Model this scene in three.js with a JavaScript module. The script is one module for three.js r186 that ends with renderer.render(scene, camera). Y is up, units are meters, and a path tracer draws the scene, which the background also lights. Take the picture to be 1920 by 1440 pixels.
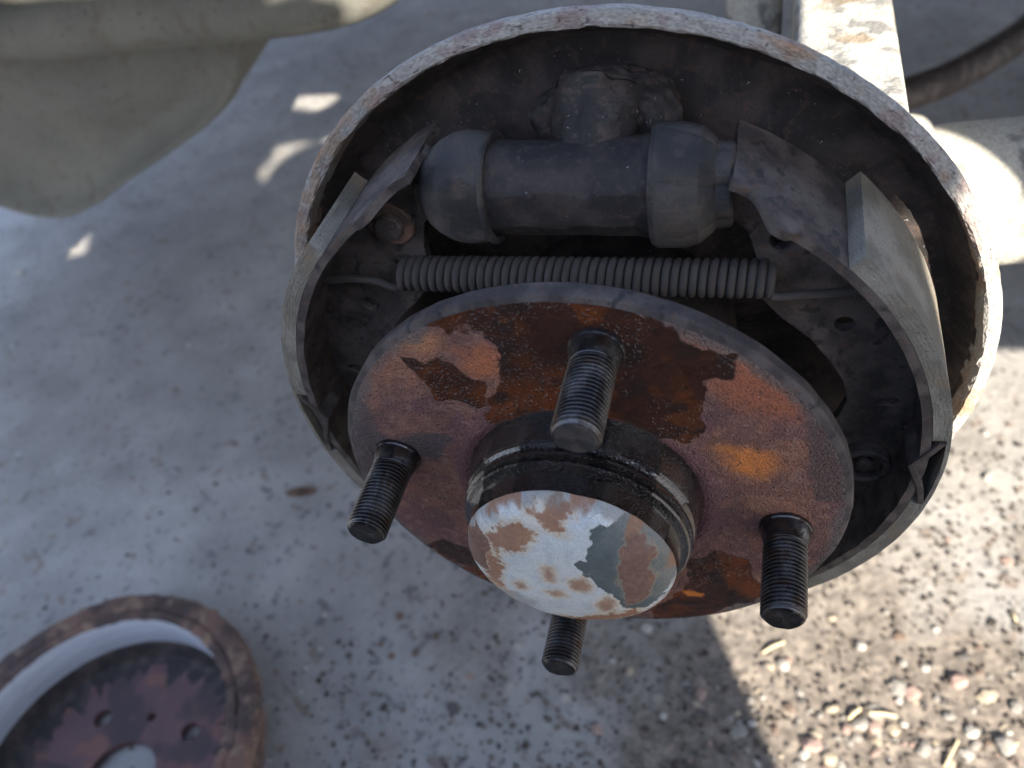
import * as THREE from 'three';
import { MarchingCubes } from 'three/addons/objects/MarchingCubes.js';
import { RoundedBoxGeometry } from 'three/addons/geometries/RoundedBoxGeometry.js';
import { mergeGeometries, mergeVertices, toCreasedNormals } from 'three/addons/utils/BufferGeometryUtils.js';

// ---------------------------------------------------------------- camera, sky, sun, exposure
const H = 0.365;                                   // height of the wheel axis over the ground
const V = (x, y, z) => new THREE.Vector3(x, y, z);
const scene = new THREE.Scene();
const camera = new THREE.PerspectiveCamera(48.455, 4 / 3, 0.01, 200);
const CAM = V(0.04225, 0.17265, 0.12957);          // relative to the wheel axis
const FWD = V(-0.28190, -0.69253, -0.66403), UPV = V(-0.05073, 0.70189, -0.71048), RGT = V(0.95810, -0.16660, -0.23299);
camera.position.set(CAM.x, CAM.y + H, CAM.z);
camera.up.copy(UPV);
camera.lookAt(camera.position.clone().add(FWD));
camera.focus = 0.205;
camera.userData.fStop = 14;
const SKY = 0.55;
const SUN = V(0.50, 0.50, 0.71).normalize();
{ // clear daylight sky: blue overhead, paler towards the horizon and round the sun
  const n = 256, m = 128, d = new Float32Array(n * m * 4);
  for (let j = 0; j < m; j++) for (let i = 0; i < n; i++) {
    const el = ((j + 0.5) / m - 0.5) * Math.PI, az = ((i + 0.5) / n - 0.5) * 2 * Math.PI, y = Math.max(0, Math.sin(el));
    const c = V(Math.cos(az) * Math.cos(el), Math.sin(el), Math.sin(az) * Math.cos(el)).dot(SUN), h = Math.exp(-y * 4.0), g = 0.9 * Math.pow(Math.max(0, c), 24) + 0.35 * Math.pow(Math.max(0, c), 4), k = (j * n + i) * 4;
    d[k] = 0.34 + 0.62 * h + g; d[k + 1] = 0.50 + 0.50 * h + g * 0.96; d[k + 2] = 0.86 + 0.20 * h + g * 0.88; d[k + 3] = 1;
  }
  const t = new THREE.DataTexture(d, n, m, THREE.RGBAFormat, THREE.FloatType); t.mapping = THREE.EquirectangularReflectionMapping; t.magFilter = t.minFilter = THREE.LinearFilter; t.needsUpdate = true;
  scene.background = t; scene.environment = t; scene.backgroundIntensity = scene.environmentIntensity = SKY;
}
const sun = new THREE.DirectionalLight(new THREE.Color(1, 0.93, 0.82), 3.4);
sun.name = 'sun';
sun.position.copy(SUN).multiplyScalar(6);
sun.castShadow = true; sun.shadow.mapSize.set(4096, 4096);
Object.assign(sun.shadow.camera, { left: -1.6, right: 1.6, top: 1.6, bottom: -1.6, near: 1, far: 12 });
sun.shadow.radius = 1;
scene.add(sun, sun.target);
const renderer = new THREE.WebGLRenderer({ antialias: true });
renderer.setSize(1024, 768);
renderer.shadowMap.enabled = true;
renderer.toneMapping = THREE.LinearToneMapping;
renderer.toneMappingExposure = 5.4;

// ---------------------------------------------------------------- helpers: photo pixel -> point on a plane (relative to the wheel axis)
const dir = (u, v) => RGT.clone().multiplyScalar((u - 960) / 1600).addScaledVector(UPV, -(v - 720) / 1600).add(FWD);
const pz = (u, v, z) => { const d = dir(u, v); return CAM.clone().addScaledVector(d, (z - CAM.z) / d.z); };
const py = (u, v, y) => { const d = dir(u, v); return CAM.clone().addScaledVector(d, (y - CAM.y) / d.y); };

let seed = 12345;
const rnd = () => { seed |= 0; seed = seed + 0x6D2B79F5 | 0; let t = Math.imul(seed ^ seed >>> 15, 1 | seed); t = t + Math.imul(t ^ t >>> 7, 61 | t) ^ t; return ((t ^ t >>> 14) >>> 0) / 4294967296; };
const TAB = new Float32Array(65536); for (let i = 0; i < 65536; i++) TAB[i] = rnd();
const mixh = (x, y, s) => { let h = (x * 1619 + y * 31337 + s * 6971) | 0; h ^= h >>> 7; return TAB[(h * 40503 >>> 3) & 65535]; };
// value noise, periodic with period p cells
function vn(x, y, p, s) {
  const xi = Math.floor(x), yi = Math.floor(y); let fx = x - xi, fy = y - yi;
  fx = fx * fx * (3 - 2 * fx); fy = fy * fy * (3 - 2 * fy);
  let x0 = xi, y0 = yi; if (x0 < 0 || x0 >= p) x0 = ((x0 % p) + p) % p; if (y0 < 0 || y0 >= p) y0 = ((y0 % p) + p) % p;
  const x1 = x0 + 1 === p ? 0 : x0 + 1, y1 = y0 + 1 === p ? 0 : y0 + 1;
  const a = mixh(x0, y0, s), b = mixh(x1, y0, s), c = mixh(x0, y1, s), d = mixh(x1, y1, s);
  return a + (b - a) * fx + (c - a) * fy + (a - b - c + d) * fx * fy;
}
function fbm(u, v, p, s, oct = 4) { p = Math.round(p); let a = 0, w = 0.5, t = 0; for (let i = 0; i < oct; i++) { a += w * vn(u * p, v * p, p, s + i * 17); t += w; w *= 0.5; p *= 2; } return a / t; }
const rn = (u, v, p, s, oct = 3) => fbm(u * 0.819 + v * 0.574 + 1, v * 0.819 - u * 0.574 + 2, p, s, oct);
const sst = (a, b, x) => { x = Math.min(1, Math.max(0, (x - a) / (b - a))); return x * x * (3 - 2 * x); };
const mix3 = (a, b, t) => [a[0] + (b[0] - a[0]) * t, a[1] + (b[1] - a[1]) * t, a[2] + (b[2] - a[2]) * t];
function tex(data, n, m, srgb) {
  const t = new THREE.DataTexture(data, n, m, THREE.RGBAFormat);
  t.wrapS = t.wrapT = THREE.RepeatWrapping; t.magFilter = THREE.LinearFilter; t.minFilter = THREE.LinearMipmapLinearFilter; t.generateMipmaps = true;
  if (srgb) t.colorSpace = THREE.SRGBColorSpace;
  t.needsUpdate = true; return t;
}
// fn(u, v) -> [r, g, b (sRGB 0..255), bump 0..1, roughness 0..1]
function paint(n, m, fn) {
  const c = new Uint8Array(n * m * 4), b = new Uint8Array(n * m * 4), r = new Uint8Array(n * m * 4);
  for (let j = 0; j < m; j++) for (let i = 0; i < n; i++) {
    const q = fn((i + 0.5) / n, (j + 0.5) / m), k = (j * n + i) * 4, cl = x => Math.max(0, Math.min(255, x));
    c[k] = cl(q[0]); c[k + 1] = cl(q[1]); c[k + 2] = cl(q[2]);
    b[k] = b[k + 1] = b[k + 2] = cl(q[3] * 255); r[k] = r[k + 1] = r[k + 2] = cl(q[4] * 255);
    c[k + 3] = b[k + 3] = r[k + 3] = 255;
  }
  return { map: tex(c, n, m, true), bumpMap: tex(b, n, m), roughnessMap: tex(r, n, m) };
}
// a material whose texture covers P x Q metres of uv
function mat(t, P, bump, extra = {}, Q = P) {
  if (P) for (const x of Object.values(t)) x.repeat.set(1 / P, 1 / Q);
  return new THREE.MeshPhysicalMaterial({ ...t, roughness: 1, metalness: 0, bumpScale: bump, ...extra });
}
function inPoly(p, x, y) { let c = false; for (let i = 0, j = p.length - 1; i < p.length; j = i++) if ((p[i][1] > y) !== (p[j][1] > y) && x < (p[j][0] - p[i][0]) * (y - p[i][1]) / (p[j][1] - p[i][1]) + p[i][0]) c = !c; return c; }
// signed distance to a polygon (positive inside); far outside it only says so
const SDN = 110;
function sd(p, x, y) {     // read from a small table made once for each outline
  if (!p.tab) { sdExact(p, 0, 0); const B = p.box; p.tab = new Float32Array((SDN + 1) ** 2); for (let j = 0; j <= SDN; j++) for (let i = 0; i <= SDN; i++) p.tab[j * (SDN + 1) + i] = sdExact(p, B[0] + (B[1] - B[0]) * i / SDN, B[2] + (B[3] - B[2]) * j / SDN); }
  const B = p.box; if (x <= B[0] || x >= B[1] || y <= B[2] || y >= B[3]) return -6;
  const fx = (x - B[0]) / (B[1] - B[0]) * SDN, fy = (y - B[2]) / (B[3] - B[2]) * SDN, i = fx | 0, j = fy | 0, a = fx - i, b = fy - j, k = j * (SDN + 1) + i, T = p.tab;
  return (T[k] * (1 - a) + T[k + 1] * a) * (1 - b) + (T[k + SDN + 1] * (1 - a) + T[k + SDN + 2] * a) * b;
}
function sdExact(p, x, y) {
  if (!p.box) { const X = p.map(q => q[0]), Y = p.map(q => q[1]); p.box = [Math.min(...X) - 6, Math.max(...X) + 6, Math.min(...Y) - 6, Math.max(...Y) + 6]; }
  const B = p.box; if (x < B[0] || x > B[1] || y < B[2] || y > B[3]) return -6;
  let m = 1e9; for (let i = 0, j = p.length - 1; i < p.length; j = i++) { const ax = p[j][0], ay = p[j][1], bx = p[i][0] - ax, by = p[i][1] - ay; let t = ((x - ax) * bx + (y - ay) * by) / (bx * bx + by * by); t = t < 0 ? 0 : t > 1 ? 1 : t; const ex = x - ax - bx * t, ey = y - ay - by * t, d = ex * ex + ey * ey; if (d < m) m = d; }
  m = Math.sqrt(m); return inPoly(p, x, y) ? m : -m;
}
// ---- geometry helpers
const grid = (nu, nv, f, uvf) => {
  const pos = [], uv = [], idx = [];
  for (let j = 0; j <= nv; j++) for (let i = 0; i <= nu; i++) { pos.push(...f(i / nu, j / nv)); uv.push(...uvf(i / nu, j / nv)); }
  for (let j = 0; j < nv; j++) for (let i = 0; i < nu; i++) { const a = j * (nu + 1) + i, b = a + 1, c = a + nu + 1, d = c + 1; idx.push(a, b, d, a, d, c); }
  const g = new THREE.BufferGeometry(); g.setAttribute('position', new THREE.Float32BufferAttribute(pos, 3)); g.setAttribute('uv', new THREE.Float32BufferAttribute(uv, 2)); g.setIndex(idx); g.computeVertexNormals(); return g;
};
// closed profile turned about +z; points [r, z]; the uv runs in metres round and along
function lathe(pts, seg, { jit, crease = 0.5, a0 = 0, a1 = Math.PI * 2, uvR } = {}) {
  const s = [0]; for (let i = 1; i < pts.length; i++) s.push(s[i - 1] + Math.hypot(pts[i][0] - pts[i - 1][0], pts[i][1] - pts[i - 1][1]));
  const n = pts.length - 1, R = uvR || Math.max(...pts.map(p => p[0]));
  let g = grid(seg, n, (u, v) => { const k = Math.round(v * n), a = a0 + u * (a1 - a0); let [r, z] = pts[k]; if (jit) { const q = jit(a, r, z, k); r += q[0]; z += q[1]; } return [r * Math.cos(a), r * Math.sin(a), z]; }, (u, v) => [(a0 + u * (a1 - a0)) * R, s[Math.round(v * n)]]);
  const full = Math.abs(a1 - a0 - Math.PI * 2) < 1e-6;
  if (full) { const nm = g.attributes.normal, w = seg + 1; for (let j = 0; j <= n; j++) { const a = j * w, b = a + seg; const x = V(nm.getX(a) + nm.getX(b), nm.getY(a) + nm.getY(b), nm.getZ(a) + nm.getZ(b)).normalize(); nm.setXYZ(a, x.x, x.y, x.z); nm.setXYZ(b, x.x, x.y, x.z); } }
  return crease ? creased(g, crease) : g;
}
const creased = (g, a = 0.5) => toCreasedNormals(g, a);
// solid arc band between radii, angles in degrees, z limits as functions of the angle
function arc(R0, R1, t0, t1, n, zf, zb, ox = 0, oy = 0, rough = 0) {
  const at = (t, R, z) => { const a = t * Math.PI / 180, k = rough ? (vn(t * 0.35 + 300, z * 200 + 100, 4096, 5) - 0.5) * rough : 0; return [ox + (R + k) * Math.cos(a), oy + (R + k) * Math.sin(a), z + k]; };
  const T = u => t0 + u * (t1 - t0), L = u => T(u) * Math.PI / 180 * R1, gs = [], nz = 6;
  gs.push(grid(n, nz, (u, v) => at(T(u), R1, zb(T(u)) + v * (zf(T(u)) - zb(T(u)))), (u, v) => [L(u), zb(T(u)) + v * (zf(T(u)) - zb(T(u)))]));
  gs.push(grid(n, nz, (u, v) => at(T(u), R0, zf(T(u)) + v * (zb(T(u)) - zf(T(u)))), (u, v) => [L(u), 0.3 + v * 0.03]));
  gs.push(grid(n, 2, (u, v) => at(T(u), R1 + v * (R0 - R1), zf(T(u))), (u, v) => [L(u), 0.5 + v * (R1 - R0)]));
  gs.push(grid(n, 1, (u, v) => at(T(u), R0 + v * (R1 - R0), zb(T(u))), (u, v) => [L(u), 0.6 + v * (R1 - R0)]));
  gs.push(grid(1, nz, (u, v) => at(t0, R0 + u * (R1 - R0), zb(t0) + v * (zf(t0) - zb(t0))), (u, v) => [u * (R1 - R0), v * 0.03]));
  gs.push(grid(1, nz, (u, v) => at(t1, R1 + u * (R0 - R1), zb(t1) + v * (zf(t1) - zb(t1))), (u, v) => [u * (R1 - R0), v * 0.03]));
  return mergeGeometries(gs);
}
// uv in metres from the face direction
function boxUV(g0, s = 1) {
  const g = g0.index ? g0.toNonIndexed() : g0, p = g.attributes.position, uv = new Float32Array(p.count * 2);
  for (let i = 0; i < p.count; i += 3) {
    const a = V().fromBufferAttribute(p, i), b = V().fromBufferAttribute(p, i + 1), c = V().fromBufferAttribute(p, i + 2);
    const n = b.clone().sub(a).cross(c.clone().sub(a)), x = Math.abs(n.x), y = Math.abs(n.y), z = Math.abs(n.z);
    [a, b, c].forEach((q, k) => { const w = x > y && x > z ? [q.z, q.y] : y > z ? [q.x, q.z] : [q.x, q.y]; uv[(i + k) * 2] = w[0] * s; uv[(i + k) * 2 + 1] = w[1] * s; });
  }
  g.setAttribute('uv', new THREE.BufferAttribute(uv, 2)); return g;
}
const tube = (pts, r, n = 48, m = 10) => new THREE.TubeGeometry(new THREE.CatmullRomCurve3(pts.map(p => Array.isArray(p) ? V(...p) : p)), n, r, m);
const noise3 = (x, y, z, s = 1) => (vn(x, y, 4096, s) + vn(y + 31.4, z, 4096, s + 3) + vn(z + 11.7, x, 4096, s + 7)) / 3 - 0.5;
function rough(g, amp, freq, s = 1) {           // push the vertices in and out along their normals
  const p = g.attributes.position, n = g.attributes.normal;
  for (let i = 0; i < p.count; i++) { const x = p.getX(i), y = p.getY(i), z = p.getZ(i), k = amp * (noise3(x * freq, y * freq, z * freq, s) + 0.5 * noise3(x * freq * 2.3, y * freq * 2.3, z * freq * 2.3, s + 40)) * 2; p.setXYZ(i, x + n.getX(i) * k, y + n.getY(i) * k, z + n.getZ(i) * k); }
  g.computeVertexNormals(); return g;
}
const used = {};
const numbered = n => { used[n] = (used[n] ?? -1) + 1; return used[n] ? n + '_' + String(used[n]).padStart(3, '0') : n; };
function thing(name, label, category, pos = [0, 0, 0], group) {
  const o = new THREE.Group(); o.name = numbered(name); o.position.set(...pos); o.userData = { label, category }; if (group) o.userData.group = group; scene.add(o); return o;
}
function obj(name, g, m, parent) { const o = new THREE.Mesh(g, m); o.name = name; o.castShadow = o.receiveShadow = true; parent.add(o); return o; }
function solo(name, g, m, label, category, group) { const o = obj(numbered(name), g, m, scene); o.userData = { label, category }; if (group) o.userData.group = group; return o; }
const AXIS = [0, H, 0];

// ---------------------------------------------------------------- surface textures
// dark brake dust and grime
const tGrime = paint(512, 512, (u, v) => {
  const a = fbm(u, v, 8, 1, 5), b = fbm(u, v, 32, 9, 3), f = vn(u * 256, v * 256, 256, 4), w = vn(u * 90, v * 90, 90, 77);
  let c = mix3([37, 32, 30], [64, 54, 49], sst(0.3, 0.7, a)); c = mix3(c, [80, 58, 49], sst(0.62, 0.75, b) * 0.6);
  c = c.map(x => x * (0.86 + 0.28 * f)); const fl = Math.max(sst(0.975, 0.99, w), sst(0.9, 0.95, rn(u, v, 70, 78, 2)) * sst(0.6, 0.7, fbm(u, v, 5, 79, 2))); c = mix3(c, [196, 198, 200], fl * 0.85);
  return [...c, a * 0.5 + b * 0.35 + f * 0.15, 0.82 - 0.2 * b];
});
const grime = mat(tGrime, 0.06, 0.0005);
// steel of the shoes: dusty brown grey
const tShoe = paint(512, 512, (u, v) => {
  const a = fbm(u, v, 10, 21, 5), b = fbm(u, v, 40, 29, 3), f = vn(u * 256, v * 256, 256, 24);
  let c = mix3([58, 51, 48], [87, 78, 72], sst(0.3, 0.7, a)); c = mix3(c, [96, 70, 57], sst(0.6, 0.72, b) * 0.5); c = mix3(c, [38, 34, 33], sst(0.66, 0.8, fbm(u, v, 20, 33, 3)) * 0.8);
  return [...c.map(x => x * (0.88 + 0.24 * f)), a * 0.5 + b * 0.3 + f * 0.2, 0.8 - 0.15 * a];
});
const shoeSteel = mat(tShoe, 0.05, 0.0004);
const tLining = paint(512, 512, (u, v) => {
  const a = fbm(u, v, 8, 51, 5), f = vn(u * 300, v * 300, 300, 54), st = vn(u * 30, v * 220, 220, 58), w = vn(u * 110, v * 110, 110, 57);
  let c = mix3([104, 99, 88], [132, 126, 114], sst(0.3, 0.7, a)); c = mix3(c, [136, 108, 80], sst(0.6, 0.75, fbm(u, v, 6, 61, 4)) * 0.4); c = mix3(c, [62, 58, 52], w > 0.9 ? 0.5 : 0);
  return [...c.map(x => x * (0.86 + 0.2 * f + 0.1 * st)), a * 0.3 + f * 0.4 + st * 0.3, 0.72];
});
const lining = mat(tLining, 0.06, 0.0003);
// dusty spring wire, rubber
const tWire = paint(256, 256, (u, v) => { const a = fbm(u, v, 6, 71, 4), f = vn(u * 120, v * 120, 120, 74); let c = mix3([66, 61, 58], [96, 90, 85], a); c = mix3(c, [100, 66, 50], sst(0.66, 0.8, fbm(u, v, 9, 79, 3)) * 0.6); return [...c.map(x => x * (0.85 + 0.3 * f)), a * 0.5 + f * 0.5, 0.62]; });
const wire = mat(tWire, 0.02, 0.00015);
const tRubber = paint(256, 256, (u, v) => { const a = fbm(u, v, 5, 81, 5), f = vn(u * 128, v * 128, 128, 84), b = fbm(u, v, 12, 87, 3); let c = mix3([36, 34, 34], [62, 57, 54], sst(0.3, 0.7, a)); c = mix3(c, [78, 66, 57], sst(0.58, 0.7, b) * 0.5); return [...c.map(x => x * (0.9 + 0.2 * f)), a * 0.6 + f * 0.4, 0.7]; });
const rubber = mat(tRubber, 0.05, 0.0003);
// oily black
const tOil = paint(512, 512, (u, v) => { const a = fbm(u, v, 10, 91, 4), f = vn(u * 200, v * 200, 200, 94), g = vn(u * 80, v * 80, 80, 95); let c = mix3([22, 18, 16], [33, 25, 20], sst(0.35, 0.75, a)); c = mix3(c, [110, 105, 100], f > 0.985 ? 0.8 : 0); return [...c, 0.35 * a + 0.3 * g + 0.45 * sst(0.7, 1, f), 0.16 + 0.2 * sst(0.45, 0.7, a)]; });
const oil = mat(tOil, 0.04, 0.0003, { clearcoat: 1, clearcoatRoughness: 0.2 });
const tStud = paint(256, 256, (u, v) => { const a = fbm(u, v, 6, 95, 4), f = vn(u * 120, v * 120, 120, 97); let c = mix3([40, 38, 38], [84, 82, 82], sst(0.35, 0.7, a)); c = mix3(c, [60, 42, 30], sst(0.6, 0.75, fbm(u, v, 9, 98, 3)) * 0.7); return [...c.map(x => x * (0.8 + 0.4 * f)), a * 0.5 + f * 0.5, 0.26 + 0.22 * a]; });
const oilSteel = mat(tStud, 0.03, 0.00008, { metalness: 0.75, clearcoat: 0.5, clearcoatRoughness: 0.15 });
// rusty brown cast iron
const tRust = paint(512, 512, (u, v) => {
  const a = fbm(u, v, 6, 101, 5), b = fbm(u, v, 14, 109, 4), f = vn(u * 200, v * 200, 200, 104);
  let c = mix3([70, 54, 48], [112, 84, 70], sst(0.3, 0.7, a)); c = mix3(c, [146, 124, 98], sst(0.5, 0.72, b) * 0.5); c = mix3(c, [58, 46, 43], sst(0.52, 0.74, rn(u, v, 10, 113, 4)) * 0.6);
  return [...c.map(x => x * (0.85 + 0.3 * f)), a * 0.5 + b * 0.3 + f * 0.2, 0.85];
});
const rust = mat(tRust, 0.12, 0.0008);

// ---- hub flange face: traced patches of dry rust and wet oil, in the plane of the face
const Z3 = (x, y) => [500 + x / 2.6667, 450 + y / 2.6667], Z4 = (x, y) => [1200 + x / 2.6667, 450 + y / 2.6667], Z6 = (x, y) => [1200 + x / 2.6667, 900 + y / 2.6667], Z5 = (x, y) => [500 + x / 2.6667, 900 + y / 2.6667];
const toMM = z => q => { const p = pz(q[0], q[1], z); return [p.x * 1000, p.y * 1000]; };
const F = toMM(0);
const wet1 = [Z3(780, 420), Z3(870, 475), Z3(945, 480), Z3(1010, 440), Z3(1070, 462), Z3(1085, 515), Z3(1130, 530), Z3(1178, 570), Z3(1150, 640), Z3(1155, 700), Z3(1170, 760), Z3(1100, 800), Z3(1085, 890), Z3(1300, 1000), [1095, 918], Z4(60, 960), Z4(250, 1000), Z4(335, 930), Z4(300, 860), Z4(345, 690), Z4(470, 690), Z4(510, 570), Z4(330, 565), Z4(150, 420), Z4(100, 375), Z4(-60, 340), Z3(1600, 290), Z3(1300, 285), Z3(1100, 310), Z3(900, 360)].map(F);
const wet2 = [Z3(690, 600), Z3(780, 610), Z3(860, 592), Z3(950, 650), Z3(1080, 705), Z3(1110, 790), Z3(1065, 855), Z3(950, 822), Z3(860, 800), Z3(835, 740), Z3(765, 690), Z3(712, 660)].map(F);
const dark3 = [Z4(840, 905), Z4(920, 885), Z4(965, 960), Z4(1000, 1060), Z4(1080, 1160), Z4(1075, 1320), Z4(900, 1310), Z4(905, 1200), Z4(850, 1130), Z4(875, 1060), Z4(815, 970)].map(F);
const dark4 = [Z3(395, 760), Z3(480, 765), Z3(540, 850), Z3(545, 950), Z3(620, 1000), Z3(760, 985), Z3(880, 980), Z3(940, 1010), Z3(880, 1070), Z3(800, 1090), Z3(740, 1160), Z3(560, 1200), Z3(470, 1190), Z3(400, 950)].map(F);
const wet5 = [Z6(250, 400), Z6(420, 360), Z6(560, 400), Z6(620, 570), Z6(420, 640), Z6(300, 690), Z6(60, 720), Z6(60, 640), Z6(200, 540)].map(F);
const wet6 = [Z5(800, 320), Z5(900, 305), Z5(1000, 330), Z5(1100, 440), Z5(1200, 560), Z5(1050, 500), Z5(940, 440), Z5(1000, 420), Z5(880, 390)].map(F);
const org1 = [Z3(930, 540), Z3(1060, 530), Z3(1180, 590), Z3(1150, 680), Z3(1060, 680), Z3(960, 640)].map(F);
const org2 = [Z4(370, 1040), Z4(520, 1030), Z4(650, 1080), Z4(720, 1140), Z4(620, 1190), Z4(450, 1150)].map(F);
const org3 = [Z4(500, 580), Z4(640, 640), Z4(780, 760), Z4(800, 900), Z4(640, 880), Z4(420, 800), Z4(360, 720)].map(F);
const org4 = [Z6(205, 545), Z6(300, 560), Z6(305, 580), Z6(215, 580)].map(F);
const org5 = [Z3(700, 470), Z3(860, 500), Z3(840, 570), Z3(720, 560)].map(F);
const tan6 = [Z6(300, 685), Z6(420, 640), Z6(600, 600), Z6(640, 640), Z6(400, 700)].map(F);
const SPAN = 66;
const tFlange = paint(1024, 1024, (u, v) => {
  let x = (u * 2 - 1) * SPAN, y = (v * 2 - 1) * SPAN; const r = Math.hypot(x, y);
  const n1 = fbm(u, v, 8, 131, 5), n2 = fbm(u, v, 24, 139, 4), n3 = fbm(u, v, 80, 143, 2), f = vn(u * 512, v * 512, 512, 147), f2 = vn(u * 300, v * 300, 300, 149);
  const wx = x + (rn(u, v, 30, 151, 4) - 0.5) * 4.6 + (rn(u, v, 12, 152, 2) - 0.5) * 3.4, wy = y + (rn(u, v, 30, 157, 4) - 0.5) * 4.6 + (rn(u, v, 12, 158, 2) - 0.5) * 3.4;
  let c = mix3([102, 72, 65], [122, 82, 66], sst(0.35, 0.65, n1)); c = mix3(c, [150, 100, 76], sst(0.45, 0.7, n2) * (0.35 + 0.3 * n1)); c = mix3(c, [92, 62, 66], sst(0.5, 0.7, fbm(u, v, 14, 161, 4)) * 0.6);
  c = mix3(c, [150, 118, 102], sst(0.6, 0.75, n3) * 0.35); let rg = 0.8 - 0.1 * n2, h = n1 * 0.25 + n2 * 0.3 + n3 * 0.2 + f * 0.25;
  const soft = (p, w) => sst(-w, w, sd(p, wx, wy));
  for (const [p, col, w, k] of [[org1, [168, 98, 62], 3, 0.85], [org3, [160, 90, 58], 4, 0.75], [org2, [196, 116, 56], 2.5, 0.9], [org5, [170, 116, 74], 3, 0.7], [tan6, [176, 132, 92], 1, 0.8]]) { const m = soft(p, w) * k * (0.75 + 0.5 * n3); c = mix3(c, col, Math.min(1, m)); }
  c = mix3(c, [74, 64, 63], Math.max(sst(-0.9, 0.9, sd(dark4, wx, wy)), 0) * 0.8); const d3 = sst(-0.7, 0.7, sd(dark3, wx, wy)); c = mix3(c, [78, 62, 58], d3 * 0.85); rg -= d3 * 0.2;
  const ed = sst(59.5, 62.5, r + (n2 - 0.5) * 5); c = mix3(c, [92, 84, 80], ed * 0.8);
  const ring = sst(36, 32.5, r + (n2 - 0.5) * 3); c = mix3(c, [98, 64, 66], ring * 0.7);
  let wet = 0; for (const p of [wet1, wet2, wet5, wet6]) wet = Math.max(wet, sst(-0.25, 0.35, sd(p, wx, wy)));
  if (wet > 0) {
    let w = mix3([60, 37, 28], [92, 48, 25], sst(0.42, 0.66, n1)); w = mix3(w, [44, 31, 27], sst(0.5, 0.7, n2) * 0.8); w = mix3(w, [122, 62, 26], sst(0.6, 0.75, fbm(u, v, 18, 167, 3)) * 0.5);
    if (sd(wet2, wx, wy) > -1) w = mix3(w, [48, 44, 44], sst(9, 3, Math.hypot(wx + 27.5, wy - 24)));
    const gr = sst(0.72, 0.95, f2) * sst(0.35, 0.6, fbm(u, v, 10, 171, 3)); w = mix3(w, [84, 70, 60], gr * 0.4);
    c = mix3(c, w, wet); rg = rg + (0.2 + 0.2 * n2 - rg) * wet; h = h * (1 - wet) + wet * (n2 * 0.2 + 0.15 * n3 + 0.5 * gr + 0.1);
  }
  c = mix3(c, [200, 118, 50], soft(org4, 0.6));
  const sp = vn(u * 420, v * 420, 420, 177); if (sp > 0.9) c = mix3(c, [176, 152, 138], (sp - 0.9) * 7 * (1 - wet * 0.7)); const pit = vn(u * 260, v * 260, 260, 179); c = mix3(c, [60, 44, 42], sst(0.84, 0.95, pit) * 0.55 * (1 - wet)); h -= sst(0.8, 0.95, pit) * 0.25 * (1 - wet);
  return [...c.map(q => q * (0.82 + 0.36 * f)), h, rg];
});
const flangeMat = mat(tFlange, 0, 0.0011, { clearcoat: 0 });
// ---- grease cap face
const Q = (x, y) => [800 + x / 3.5556, 780 + y / 3.5556], CF = toMM(0.0245);
const capRust = [[Q(410, 760), Q(500, 720), Q(620, 710), Q(725, 740), Q(700, 810), Q(640, 850), Q(540, 860), Q(480, 890), Q(430, 830)], [Q(640, 640), Q(740, 650), Q(860, 620), Q(980, 660), Q(920, 690), Q(925, 770), Q(850, 750), Q(740, 700), Q(660, 670)], [Q(400, 860), Q(470, 900), Q(520, 960), Q(500, 1060), Q(560, 1150), Q(480, 1130), Q(400, 1040)], [Q(960, 1040), Q(1060, 1020), Q(1110, 1080), Q(1080, 1120), Q(990, 1100)], [Q(600, 1070), Q(660, 1060), Q(690, 1095), Q(630, 1110)], [Q(810, 1115), Q(900, 1110), Q(950, 1145), Q(860, 1150)], [Q(1140, 1200), Q(1220, 1150), Q(1270, 1190), Q(1240, 1260), Q(1180, 1270)], [Q(780, 960), Q(850, 960), Q(870, 1050), Q(800, 1040)], [Q(930, 1330), Q(1150, 1300), Q(1390, 1270), Q(1420, 1310), Q(1300, 1370), Q(1000, 1390)], [Q(420, 1060), Q(520, 1180), Q(640, 1260), Q(800, 1330), Q(760, 1350), Q(600, 1280), Q(440, 1160)]].map(p => p.map(CF));
const capGrey = [[Q(1100, 760), Q(1170, 745), Q(1300, 760), Q(1420, 760), Q(1560, 880), Q(1660, 1000), Q(1660, 1150), Q(1500, 1260), Q(1380, 1270), Q(1300, 1230), Q(1230, 1140), Q(1150, 1080), Q(1080, 1000), Q(1000, 960), Q(1000, 915), Q(1070, 900), Q(1090, 830)]].map(p => p.map(CF));
const capBrown = [[Q(1310, 830), Q(1380, 800), Q(1430, 850), Q(1500, 920), Q(1500, 1010), Q(1540, 1060), Q(1480, 1150), Q(1440, 1220), Q(1360, 1240), Q(1290, 1100), Q(1290, 950)], [Q(250, 800), Q(330, 770), Q(420, 800), Q(420, 900), Q(390, 1000), Q(300, 1000), Q(255, 900)]].map(p => p.map(CF));
const CS = 27;
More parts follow.
